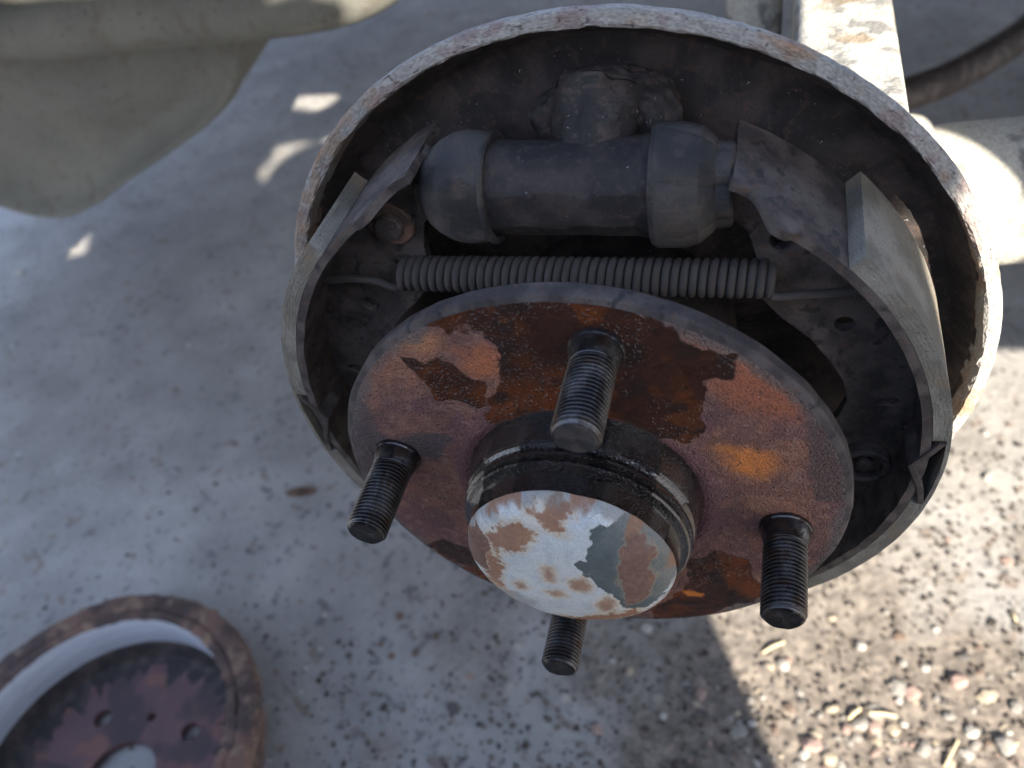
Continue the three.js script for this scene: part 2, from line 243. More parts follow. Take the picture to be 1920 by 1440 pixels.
const tCap = paint(768, 768, (u, v) => {
  const x = (u * 2 - 1) * CS, y = (v * 2 - 1) * CS, r = Math.hypot(x, y);
  const n1 = fbm(u, v, 6, 201, 5), n2 = fbm(u, v, 24, 207, 4), f = vn(u * 300, v * 300, 300, 211), sc = vn(u * 40 + v * 18, v * 220, 220, 213), p1 = fbm(u, v, 60, 217, 2);
  const wx = x + (rn(u, v, 26, 219, 4) - 0.5) * 3.4, wy = y + (rn(u, v, 26, 223, 4) - 0.5) * 3.4;
  let c = mix3([190, 192, 190], [206, 205, 198], n1); c = mix3(c, [176, 180, 182], sst(0.5, 0.7, n2) * 0.5); c = mix3(c, [120, 124, 128], sc > 0.93 ? 0.5 : 0); let h = 0.55 + 0.1 * f, rg = 0.5 + 0.2 * n1;
  for (const p of capRust) { const small = p.length <= 5, d = small ? sd(p, x + (wx - x) * 0.35, y + (wy - y) * 0.35) : sd(p, wx, wy); c = mix3(c, [204, 182, 150], sst(-2.4, 0.2, d) * 0.6); const m = small ? sst(-0.9, 1.3, d + (p1 - 0.5)) * 0.8 : sst(-0.6, 0.9, d + (p1 - 0.5) * 2.4 + (f - 0.5) * 0.8); c = mix3(c, mix3([158, 116, 84], [132, 88, 68], n2), m * 0.88); h -= m * 0.18 * (0.4 + p1); rg += m * 0.2; }
  for (const p of capGrey) { const m = sst(-0.15, 0.2, sd(p, wx, wy)); c = mix3(c, mix3([78, 85, 84], [104, 109, 104], n2), m); h -= 0.2 * m; }
  for (const p of capBrown) { const d = sd(p, wx, wy); c = mix3(c, [172, 146, 116], sst(-0.9, 0, d) * 0.5); const m = sst(-0.1, 0.3, d); c = mix3(c, mix3([108, 80, 68], [136, 102, 84], p1), m); h += m * (0.25 * p1 - 0.05); rg += 0.2 * m; }
  const e = sst(22.4, 24.6, r + (rn(u, v, 18, 227, 4) - 0.5) * 5); c = mix3(c, [128, 124, 118], e * 0.6); c = mix3(c, [146, 100, 74], e * sst(0.5, 0.62, rn(u, v, 14, 229, 3)) * 0.8);   // paint worn off round the edge, rusting
  return [...c.map(q => q * (0.92 + 0.16 * f)), h, Math.min(1, rg)];
});
const capMat = mat(tCap, 0, 0.0009);
// ---- painted, rusting rim of the backing plate; uv runs round the rim in metres
const tRim = paint(2048, 128, (u, v) => {
  const n1 = (vn(u * 60, v * 3, 60, 241) * 0.5 + vn(u * 130, v * 6, 130, 243) * 0.3 + vn(u * 300, v * 14, 300, 245) * 0.2), n2 = vn(u * 40, v * 2, 40, 247) * 0.6 + vn(u * 160, v * 8, 160, 249) * 0.4, f = vn(u * 1024, v * 64, 1024, 251);
  let c = mix3([138, 134, 128], [162, 157, 149], n1); c = mix3(c, [146, 122, 102], sst(0.5, 0.68, n2) * 0.7); c = mix3(c, [122, 100, 96], sst(0.62, 0.72, n1) * 0.5); c = mix3(c, [150, 112, 80], sst(0.72, 0.82, n2) * 0.6);
  c = mix3(c, [74, 66, 62], sst(0.86, 0.94, vn(u * 500, v * 30, 500, 257)) * 0.7);
  return [...c.map(q => q * (0.86 + 0.28 * f)), n1 * 0.5 + n2 * 0.2 + f * 0.3, 0.78];
});
const rimMat = mat(tRim, 0.63, 0.0007, {}, 0.02);

// ---------------------------------------------------------------- ground
const GX = -0.35, GZ = -0.55, GS = 2.0;             // one texture tile, centred under the view
const gravelAt = (x, z) => sst(-0.42, -0.08, z + 0.45 * (x - 0.05)) * sst(-0.45, 0.0, x);
const tGround = paint(1280, 1280, (u, v) => {
  const x = GX + (u - 0.5) * GS, z = GZ + (v - 0.5) * GS, g = gravelAt(x, z) * sst(0.35, 0.6, fbm(u, v, 24, 301, 3) + 0.1);
  const n1 = fbm(u, v, 6, 303, 5), n2 = fbm(u, v, 60, 307, 3), f = vn(u * 900, v * 900, 900, 311), s1 = rn(u, v, 250, 313, 2), s2 = rn(u, v, 430, 317, 1), cl = fbm(u, v, 14, 319, 3);
  let c = mix3([138, 134, 129], [156, 152, 146], sst(0.3, 0.7, n1)); c = c.map(q => q * (0.86 + 0.22 * n2 + 0.06 * f));
  c = mix3(c, [78, 78, 80], sst(0.72, 0.86, s1) * sst(0.35, 0.6, cl) * 0.6); c = mix3(c, [88, 86, 86], sst(0.86, 0.94, s2) * 0.7); c = mix3(c, [226, 226, 222], vn(u * 150, v * 150, 150, 331) > 0.992 ? 0.9 : 0);
  c = mix3(c, [112, 92, 78], sst(0.86, 0.94, rn(u, v, 230, 333, 1)) * 0.5);
  c = mix3(c, mix3([94, 85, 76], [134, 122, 109], vn(u * 260, v * 260, 260, 341)).map(q => q * (0.8 + 0.4 * f)), g * 0.9);
  return [...c, n2 * 0.4 + f * 0.25 + s2 * 0.35 * (0.4 + g), 0.9];
});
const gm = mat(tGround, 0, 0.002);
const gg = new THREE.PlaneGeometry(60, 60, 1, 1); gg.rotateX(-Math.PI / 2);
{ const p = gg.attributes.position, uv = gg.attributes.uv; for (let i = 0; i < p.count; i++) uv.setXY(i, (p.getX(i) - GX) / GS + 0.5, (p.getZ(i) - GZ) / GS + 0.5); }
const ground = obj('ground', gg, gm, scene); ground.userData.kind = 'structure';

// ---------------------------------------------------------------- wheel hub
{
  const t = thing('wheel_hub', 'rusty round wheel hub flange with four threaded studs and a flaking white grease cap', 'wheel hub', AXIS);
  const prof = []; const mm = (r, z) => prof.push([r / 1000, z / 1000]);
  [[26, -8], [60.5, -8], [61.6, -7.4], [61.6, -5.2], [63.4, -5], [63.9, -4.3], [63.9, -1.4], [63.4, -0.6], [62.2, -0.1], [60, 0]].forEach(q => mm(...q));
  for (let r = 58; r > 37; r -= 2) mm(r, 0); [[36, 0.05], [35, 0.25], [34, 0.7], [33, 1.15], [32, 1.4], [31.2, 1.3], [30.4, 0.9], [29.6, 0.6], [28, 0.6]].forEach(q => mm(...q));
  let g = lathe(prof.slice(8), 160, { crease: 0.45, jit: (a, r, z, k) => [0, k > 1 ? (vn(Math.cos(a) * r * 300 + 50, Math.sin(a) * r * 300 + 50, 4096, 3) - 0.5) * 0.0004 : 0] });
  const p = g.attributes.position, uv = g.attributes.uv; for (let i = 0; i < p.count; i++) uv.setXY(i, p.getX(i) / (SPAN * 2e-3) + 0.5, p.getY(i) / (SPAN * 2e-3) + 0.5);
  obj('flange', g, flangeMat, t);
  obj('flange_edge', lathe(prof.slice(0, 9), 200, { crease: 0.5, uvR: 0.064, jit: (a, r, z, k) => [k > 2 ? (vn(a * 14 + 300, 5, 4096, 9) - 0.5) * 0.00025 : 0, 0] }), mat(Object.fromEntries(Object.entries(tShoe).map(([k, x]) => [k, x.clone()])), 0.05, 0.0003, { color: new THREE.Color(0.8, 0.82, 0.88) }), t);
  obj('hub_barrel', lathe([[0.026, -0.066], [0.034, -0.066], [0.034, -0.012], [0.028, -0.0085]], 64), grime, t);
  const col = [[30.2, 0.4], [29.7, 1.6], [29.2, 2.8], [28.95, 4.2], [28.9, 8.2], [28.5, 9.0], [27.7, 9.6], [26.9, 10.0], [26.9, 10.4], [27.8, 10.7], [28.4, 11.2], [28.3, 11.8], [27.6, 12.1], [26.6, 12.5], [26.6, 12.9], [27.4, 13.2], [27.8, 13.6], [27.4, 14.1], [26.4, 14.5], [25.6, 14.9], [24, 15]].map(q => [q[0] / 1000, q[1] / 1000]);
  obj('hub_collar', lathe(col, 160, { crease: 0.5, uvR: 0.0288 }), oil, t);
  const cp = [[25.6, 14.2], [25.7, 16], [25.6, 18.6], [25.3, 20], [24.9, 21.2], [24.1, 22.5], [22.8, 23.6], [21.2, 24.6], [18, 25.5], [14, 26.2], [9, 26.7], [4, 26.9], [0.01, 26.95]].map(q => [q[0] / 1000, q[1] / 1000]);
  const band = lathe(cp.slice(0, 4), 128, { crease: 0.6 });
  const cap = obj('grease_cap', (() => { const c = lathe(cp.slice(3), 128, { crease: 0.9, jit: (a, r) => [0, (vn(Math.cos(a) * r * 200 + 9, Math.sin(a) * r * 200 + 9, 4096, 3) - 0.5) * 0.0006 * (r > 0.002 ? 1 : 0)] }); const p = c.attributes.position, uv = c.attributes.uv; for (let i = 0; i < p.count; i++) { const x = p.getX(i), y = p.getY(i), r = Math.hypot(x, y) || 1e-6, k = r < 0.0225 ? 1 : (0.0225 + 0.62 * Math.hypot(r - 0.0225, p.getZ(i) - 0.0238)) / r; uv.setXY(i, x * k / (CS * 2e-3) + 0.5, y * k / (CS * 2e-3) + 0.5); } return c; })(), capMat, t);
  obj('cap_band', band, oil, cap);
  // studs: one helical thread, cloned
  const pitch = 1.08, z0 = 5.2, z1 = 25.0, R = 5.2;
  const thread = grid(44, 300, (u, v) => {
    const a = u * Math.PI * 2, z = z0 + v * (z1 - z0); let ph = z / pitch - u; ph -= Math.floor(ph); const tri = 1 - Math.abs(ph * 2 - 1);
    const end = Math.min(1, (z - z0) / 1.2) * Math.min(1, (z1 - z) / 1.0); const r = (R - 0.62 * (1 - sst(0.1, 0.8, tri)) * end - (z > 24.2 ? (z - 24.2) * 0.9 : 0)) / 1000;
    return [r * Math.cos(a), r * Math.sin(a), z / 1000];
  }, (u, v) => [u * 0.032, v * 0.02]);
  const capEnd = lathe([[4.43, 25], [4.0, 25.35], [3.4, 25.3], [2.2, 25.1], [0.01, 25.05]].map(q => [q[0] / 1000, q[1] / 1000]), 36, { jit: (a, r) => [0, (vn(Math.cos(a) * r * 700 + 20, Math.sin(a) * r * 700 + 20, 4096, 8) - 0.5) * 0.0006] });
  const shank = lathe([[6.3, -0.2], [6.3, 0.9], [5.95, 1.2], [5.8, 2.6], [5.6, 3.4], [5.3, 4.2], [5.2, 5.25]].map(q => [q[0] / 1000, q[1] / 1000]), 40, { crease: 0.8, jit: (a, r, z) => [(vn(a * 12, z * 900, 4096, 17) - 0.5) * 0.0002, 0] });
  for (let k = 0; k < 4; k++) {
    const a = Math.PI / 2 - 9.32 * Math.PI / 180 + k * Math.PI / 2, s = obj('wheel_stud', k ? t.children.find(o => o.name === 'wheel_stud').geometry : shank, oilSteel, t);
    s.position.set(0.05 * Math.cos(a), 0.05 * Math.sin(a), 0); s.rotation.z = k * 1.3;
    obj('thread', thread, oilSteel, s); obj('stud_end', capEnd, k === 0 ? rubber : oilSteel, s);
  }
}
// ---------------------------------------------------------------- backing plate
{
  const t = thing('backing_plate', 'round dished brake backing plate with a chipped pale rusting rim', 'backing plate', AXIS);
  const P = q => q.map(([r, z]) => [r / 1000, z / 1000]);
  const rj = (a, r, z, k) => { const e = (vn(a * 26 + 300, 3, 4096, 2) - 0.5) * 0.0009 + (vn(a * 57 + 300, 5, 4096, 2) - 0.5) * 0.0006; const low = sst(0.5, -0.1, Math.sin(a)) * (Math.cos(a) > 0 ? 1 : 0.4); return [k < 3 ? -e * (0.5 + low) : e * 0.25, (vn(a * 40, k, 4096, 7) - 0.5) * 0.0007]; };
  obj('rim', lathe(P([[94.9, -58], [95.7, -54], [96.1, -52.2], [96.8, -51.6], [99.2, -51.7], [99.9, -52.2], [100.1, -53.2], [99.9, -54.4], [99.0, -56], [97.2, -57.4], [94.6, -58.6]]), 360, { jit: rj, crease: 0.5, uvR: 0.1 }), rimMat, t);
  const dish = [[97, -62.5], [95.4, -61.8]]; for (let i = 0; i <= 8; i++) { const a = i / 8; dish.push([95 - 6 * a, -58 - 6.5 * sst(0, 1, a)]); } for (let r = 86; r >= 32; r -= 3) dish.push([r, -64.5]); dish.splice(0, 2); dish.unshift([95.3, -56.5]);
  obj('dish', lathe(P(dish), 220, { crease: 0.8, uvR: 0.09, jit: (a, r, z, k) => [0, k > 2 ? noise3(Math.cos(a) * r * 90, Math.sin(a) * r * 90, 3, 5) * 0.0022 : 0] }), grime, t);
  obj('back_shell', lathe(P([[30, -68], [84, -68], [91, -64.5], [96.2, -58]]), 120), shoeSteel, t);
  // raised shelf the wheel cylinder is bolted to, caked in dirt
  const lump = (c, s, det, amp, freq, sd_) => { const g = new THREE.IcosahedronGeometry(1, det); const m = mergeVertices(g.deleteAttribute('uv') && g.deleteAttribute('normal'), 1e-4); m.computeVertexNormals(); m.scale(...s); m.translate(...c); m.computeVertexNormals(); rough(m, amp, freq, sd_); const b = boxUV(m.toNonIndexed()); return b; };
  obj('cylinder_boss', lump([0.003, 0.0752, -0.0545], [0.0172, 0.0105, 0.0130], 30, 0.0032, 210, 3), grime, t);
}
// ---------------------------------------------------------------- brake shoes
const zLin = () => -0.0185, zBk = () => -0.050;
const zTab = t => { const a = Math.abs(90 - t); const q = 90 - a; return -0.0185 - 0.0065 * sst(57, 61.5, q) + 0.002 * sst(53.5, 55.5, q) * sst(60, 57.5, q); };
function shoe(side, ox, oy, label) {
  const t = thing('brake_shoe', label, 'brake shoe', AXIS), M = a => side > 0 ? a : 180 - a, A = (r0, r1, a, b, n, f, k, ro) => side > 0 ? arc(r0, r1, a, b, n, f, k, ox, oy, ro) : arc(r0, r1, M(b), M(a), n, f, k, ox, oy, ro);
  obj('shoe_table', A(0.0808, 0.083, -60, 64.5, 220, zTab, zBk, 0.0003), shoeSteel, t);
  const zRec = a => { const w = side > 0 ? a : 180 - a; return -0.0185 - 0.029 * sst(-11.7, -11.4, w) * sst(4.8, 4.5, w); };
  const ln = obj('friction_lining', mergeGeometries([A(0.0831, 0.08615, -54, 44.5, 390, zRec, zBk, 0.0001), A(0.0862, 0.0872, -54, 44.5, 200, zLin, zBk, 0.00012)]), lining, t);
  // web plate with its holes
  const pts = [[31, 72], [34, 75.3]]; for (let a = 64; a >= -60; a -= 4) pts.push([81 * Math.cos(a * Math.PI / 180), 81 * Math.sin(a * Math.PI / 180)]);
  pts.push([30, -66], [28, -60], [45, -45], [56, -27], [60.5, -10], [63.5, -3], [65, 3], [63.4, 10], [59.5, 17], [54, 24.5], [47, 31], [43, 36], [41.3, 42], [41, 49], [39, 56], [35, 60], [31, 61]);
  const sh = new THREE.Shape(pts.map(([x, y]) => new THREE.Vector2(side * x / 1000, y / 1000)));
  const hole = (x, y, rx, ry = rx, rot = 0) => { const h = new THREE.Path(); h.absellipse(side * x / 1000, y / 1000, rx / 1000, ry / 1000, 0, Math.PI * 2, false, rot * side); sh.holes.push(h); };
  hole(61.5, 29, 2.7); hole(74.5, 3.2, 2.9, 1.7, 0.2); hole(70.8, -25, 3.2); hole(46, 53.5, 3.0);
  const wg = new THREE.ExtrudeGeometry(sh, { depth: 0.0026, bevelEnabled: true, bevelSize: 0.0004, bevelThickness: 0.0004, bevelSegments: 2, curveSegments: 20 }); wg.translate(ox, oy, -0.0373); wg.computeVertexNormals();
  obj('web', boxUV(wg), shoeSteel, t);
  // stamped lug where the table steps inwards
  const K = [[4.4, 86.0], [1.5, 83.2], [-1.6, 80.2], [-4.2, 81.8], [-7, 83.9], [-11.3, 86.0]];
  const kp = K.map(([a, r]) => V(side * r * Math.cos(a * Math.PI / 180) / 1000 + ox, r * Math.sin(a * Math.PI / 180) / 1000 + oy, 0)), inn = [...kp].reverse().map(q => q.clone().multiplyScalar(1 - 0.0012 / q.length()));
  const ks = new THREE.Shape([...kp, ...inn].map(q => new THREE.Vector2(q.x, q.y))), kg = new THREE.ExtrudeGeometry(ks, { depth: 0.013, bevelEnabled: true, bevelSize: 0.00025, bevelThickness: 0.00025, bevelSegments: 2 }); kg.translate(0, 0, -0.0312);
  obj('stamped_lug', boxUV(kg), shoeSteel, t);
  return t;
}
const shL = shoe(-1, -0.0016, 0.0018, 'dusty brake shoe carrying the rusty washer and pivot pin, on the muffler side');
const shR = shoe(1, -0.0014, -0.0008, 'dusty brake shoe with a wide grey lining face and a round hold-down cup');
{
  const w = obj('washer', lathe([[2.5, 0], [5.6, 0], [6.0, 0.5], [6.0, 1.4], [5.6, 1.9], [3.4, 2.0]].map(q => [q[0] / 1000, q[1] / 1000]), 40, { jit: (a, r, z) => [(vn(a * 5, z * 400, 4096, 4) - 0.5) * 0.0008, (vn(a * 6 + 3, r * 600, 4096, 4) - 0.5) * 0.0006] }), rust, shL); w.position.set(-0.0487, 0.0582, -0.0343);
  const pn = obj('pivot_pin', lathe([[3.6, 0], [3.6, 3.2], [3.3, 3.7], [2.6, 3.9], [0.01, 3.9]].map(q => [q[0] / 1000, q[1] / 1000]), 32), shoeSteel, shL); pn.position.copy(w.position);
  const cup = obj('hold_down_cup', lathe([[6.2, 0], [6.6, 0.6], [6.6, 3.5], [6.1, 4.2], [5.2, 4.3], [4.7, 3.8], [4.6, 1.6], [3.6, 1.2], [0.01, 1.2]].map(q => [q[0] / 1000, q[1] / 1000]), 44), shoeSteel, shR); cup.position.set(0.0697, -0.0195, -0.0343);
  const hp = obj('hold_down_pin', lathe([[2.2, 0], [2.2, 3.4], [1.6, 4.2], [0.01, 4.4]].map(q => [q[0] / 1000, q[1] / 1000]), 24), shoeSteel, cup);
}
// ---------------------------------------------------------------- wheel cylinder
{
  const t = thing('wheel_cylinder', 'grimy black wheel cylinder with rubber boots at the top of the backing plate', 'wheel cylinder', AXIS);
  const put = (g) => { g.rotateY(Math.PI / 2); g.translate(0, 0.0665, -0.036); return g; };   // turned about x
  const P = q => q.map(([x, r]) => [r / 1000, x / 1000]);
  const body = []; for (let x = -22; x <= 20; x += 1.5) body.push([x, x < -19 ? 11.7 : x > 15 ? 11.6 : 11]);
  obj('body', put(lathe(P(body), 90, { crease: 0.6, jit: (a, r, z) => [noise3(Math.cos(a) * 3, Math.sin(a) * 3, z * 160, 9) * 0.0012, 0] })), mat(Object.fromEntries(Object.entries(tGrime).map(([k, x]) => [k, x.clone()])), 0.045, 0.0004, { color: new THREE.Color(0.72, 0.75, 0.8) }), t);
  const bl = obj('boot', put(lathe(P([[-39, 4], [-38, 5.5], [-37, 7.2], [-35.4, 9.2], [-33, 11], [-30, 12.4], [-27, 13], [-24, 12.9], [-21.5, 12.6], [-20.2, 12.3]]), 64, { crease: 0.9, jit: (a, r, z) => [noise3(Math.cos(a) * 2, Math.sin(a) * 2, z * 90, 19) * 0.0018, 0] })), rubber, t);
  obj('boot_lip', put(lathe(P([[-21.2, 12.4], [-20.9, 13.1], [-20.2, 13.2], [-19.7, 12.8], [-19.6, 11.5]]), 64)), rubber, bl);
  obj('boot', put(lathe(P([[16.6, 11.4], [16.8, 13.2], [18, 13.9], [24, 13.6], [27.2, 12.6], [30, 10.2], [30.5, 9.4], [33.5, 9.2], [34.2, 8.4], [34.2, 4]]), 60, { crease: 0.35, a0: 0.2, a1: 0.2 + Math.PI * 2, jit: (a, r, z) => [noise3(Math.cos(a) * 2, Math.sin(a) * 2, z * 90, 29) * 0.0012 - (z > 0.02 ? 0.0011 * (1 - Math.pow(Math.abs(Math.cos(a * 3)), 0.6)) : 0), 0] })), rubber, t);
  for (const s of [-1, 1]) { const g = new RoundedBoxGeometry(0.009, 0.0095, 0.0095, 3, 0.0012); g.translate(s * 0.0352, 0.0655, -0.036); obj('push_rod', boxUV(g), grime, t); }
  // neck between the body and the plate
  obj('neck', (() => { const g = new THREE.CylinderGeometry(0.0100, 0.0088, 0.022, 48, 24); g.rotateX(-Math.PI / 2 + 0.75); g.translate(0.003, 0.0745, -0.0440); return boxUV(rough(mergeVertices(g), 0.0022, 240, 5)); })(), grime, t);
}
// ---------------------------------------------------------------- return spring
{
  const t = thing('return_spring', 'dusty tightly wound return spring stretched between the two brake shoes', 'spring', AXIS);
  const x0 = -0.0497, x1 = 0.0432, N = 43, r = 0.0037, y0 = 0.0443, z0 = -0.0312; class Helix extends THREE.Curve { getPoint(s) { const a = -s * N * Math.PI * 2, j = 1 + (vn(s * N * 1.3, 2, 4096, 6) - 0.5) * 0.05; return V(x0 + s * (x1 - x0), y0 + r * j * Math.cos(a), z0 + r * j * Math.sin(a)); } }
  obj('coil', new THREE.TubeGeometry(new Helix(), N * 26, 0.00102, 9), wire, t);
  obj('hook', tube([[-0.0490, 0.0410, -0.0300], [-0.0515, 0.0412, -0.0292], [-0.0560, 0.0432, -0.0292], [-0.0640, 0.0436, -0.0294], [-0.0700, 0.0428, -0.0298], [-0.0732, 0.0437, -0.0304], [-0.0738, 0.0462, -0.0318], [-0.0718, 0.0478, -0.034], [-0.0690, 0.0490, -0.0375], [-0.0668, 0.0500, -0.040]], 0.00102, 60), wire, t);
  obj('hook', tube([[0.0428, 0.0420, -0.0280], [0.0445, 0.0412, -0.0285], [0.0470, 0.0412, -0.0290], [0.0560, 0.0418, -0.0296], [0.0640, 0.0428, -0.0302], [0.0672, 0.0436, -0.033], [0.0680, 0.0440, -0.040]], 0.00104, 50), wire, t);
}

// ---------------------------------------------------------------- suspension behind the plate
const tCoat = paint(512, 512, (u, v) => { const a = fbm(u, v, 6, 401, 5), b = fbm(u, v, 20, 403, 4), f = vn(u * 250, v * 250, 250, 405); let c = mix3([158, 154, 144], [182, 178, 166], a); c = mix3(c, [104, 102, 98], sst(0.56, 0.72, b) * 0.7); c = mix3(c, [126, 104, 78], sst(0.66, 0.8, fbm(u, v, 9, 407, 4)) * 0.6); return [...c.map(q => q * (0.9 + 0.2 * f)), a * 0.4 + b * 0.4 + f * 0.2, 0.8]; });
const coat = mat(tCoat, 0.15, 0.0012);
{
  const g = new RoundedBoxGeometry(0.031, 0.066, 0.62, 6, 0.004); g.translate(0.062, 0.012, -0.38);
  const t = thing('axle_beam', 'square sunlit axle beam running inwards behind the backing plate', 'axle beam', AXIS);
  obj('beam', boxUV(rough(g, 0.0006, 160, 8)), coat, t);
  obj('weld_plate', (() => { const b = new RoundedBoxGeometry(0.11, 0.1, 0.008, 3, 0.002); b.translate(0.02, 0, -0.0735); return boxUV(b); })(), shoeSteel, t);
}
{
  const t = thing('trailing_arm', 'thick grey tubular trailing arm with a sunlit end beside the plate rim', 'trailing arm', AXIS);
  const A = V(0.07, -0.035, -0.178), B = V(0.62, -0.035, -0.25), g = new THREE.CylinderGeometry(0.0275, 0.0275, A.distanceTo(B), 48, 40);
  g.rotateZ(-Math.PI / 2); g.rotateY(Math.atan2(-(B.z - A.z), B.x - A.x)); g.translate((A.x + B.x) / 2, (A.y + B.y) / 2, (A.z + B.z) / 2);
  obj('arm_tube', boxUV(rough(g, 0.0008, 60, 4)), coat, t);
  const c = new RoundedBoxGeometry(0.05, 0.05, 0.05, 4, 0.008); c.translate(0.075, -0.03, -0.175); obj('arm_bracket', boxUV(c), coat, t);
}
{
  const pts = [[1600, 205], [1700, 176], [1780, 146], [1850, 108], [1920, 62], [1990, -10]].map(([u, v]) => py(u, v, -0.17));
  const c = solo('brake_hose', boxUV(tube(pts.map(p => p.setY(p.y + H)), 0.0125, 60, 16)), shoeSteel, 'curved brown brake hose hanging above the shaded ground past the trailing arm', 'brake hose');
}
{
  const t = thing('shock_absorber', 'grey shock absorber foot with rubber bush above the plate rim', 'shock absorber', AXIS);
  const a = py(1420, -40, 0.05), b = py(1412, 70, 0.0); const d = b.clone().sub(a);
  const g = new THREE.CylinderGeometry(0.012, 0.012, 0.16, 36); g.translate(0, 0.08, 0); g.rotateX(-0.25); g.translate(b.x, b.y - 0.01, b.z); obj('damper_tube', boxUV(g), coat, t);
  const e = new THREE.TorusGeometry(0.011, 0.005, 14, 36); e.rotateY(Math.PI / 2); e.translate(b.x, b.y - 0.02, b.z + 0.003); obj('eye', boxUV(e), rubber, t);
}
// ---------------------------------------------------------------- muffler and exhaust pipe
const tMuff = paint(512, 512, (u, v) => { const a = fbm(u, v, 5, 421, 5), b = fbm(u, v, 24, 423, 4), f = vn(u * 256, v * 256, 256, 425); let c = mix3([98, 97, 89], [118, 116, 105], a); c = mix3(c, [98, 90, 78], sst(0.58, 0.74, b) * 0.5); c = mix3(c, [64, 58, 50], sst(0.9, 0.97, vn(u * 70, v * 70, 70, 429)) * 0.7); return [...c.map(q => q * (0.92 + 0.16 * f)), a * 0.4 + b * 0.4 + f * 0.2, 0.85]; });
const muff = mat(tMuff, 0.2, 0.0015);
{
  const t = thing('exhaust_muffler', 'big dusty beige exhaust muffler with rolled seam hanging above the concrete', 'muffler', AXIS);
  const zf = -0.40, out = [[455, 20], [457, 95], [442, 172], [400, 226], [330, 279], [250, 333], [180, 384], [122, 408], [60, 404], [0, 386], [-120, 330], [-230, 240], [-260, 120], [-180, -40], [60, -150], [300, -140], [420, -70]].map(([u, v]) => pz(u, v, zf));
  const curve = new THREE.CatmullRomCurve3(out, true, 'centripetal'), N = 140, ring = curve.getPoints(N), c = ring.reduce((a, b) => a.add(b), V(0, 0, 0)).multiplyScalar(1 / ring.length);
  // rows from the middle of the end face outwards, over the seam and back along the shell
  const rows = [[0.0, -0.004], [0.2, -0.006], [0.4, -0.010], [0.6, -0.012], [0.74, -0.012], [0.84, -0.008], [0.9, -0.002], [0.94, 0.003], [0.975, 0.004], [0.995, 0.001], [1.0, -0.005], [0.995, -0.011], [0.975, -0.015], [0.955, -0.04], [0.90, -0.09], [0.83, -0.15], [0.75, -0.21], [0.70, -0.24], [0.6, -0.252], [0.0, -0.254]];
  const g = grid(N, rows.length - 1, (u, v) => { const p = ring[Math.round(u * N) % N], [k, z] = rows[Math.round(v * (rows.length - 1))]; return [c.x + (p.x - c.x) * k, c.y + (p.y - c.y) * k, zf + z + (k < 0.8 ? noise3(p.x * 12 * k + 4, p.y * 12 * k, 1, 3) * 0.02 : 0)]; }, (u, v) => { const p = ring[Math.round(u * N) % N], [k, z] = rows[Math.round(v * (rows.length - 1))]; return v < 0.6 ? [c.x + (p.x - c.x) * k, c.y + (p.y - c.y) * k] : [u * 0.9, z]; });
  { const a = g.index.array, o = []; for (let i = 0; i < a.length; i += 3) o.push(a[i], a[i + 2], a[i + 1]); g.setIndex(o); g.computeVertexNormals(); }
  obj('shell', g, muff, t);
  obj('exhaust_pipe', boxUV(rough(tube([[-0.60, -0.018, -0.42], [-0.46, -0.012, -0.375], [-0.36, -0.004, -0.363], [-0.26, 0.0, -0.355], [-0.20, 0.008, -0.355], [-0.15, 0.035, -0.37], [-0.11, 0.075, -0.40], [-0.05, 0.1, -0.46], [0.1, 0.105, -0.6]], 0.0235, 120, 32), 0.0006, 60, 6)), muff, t);
}
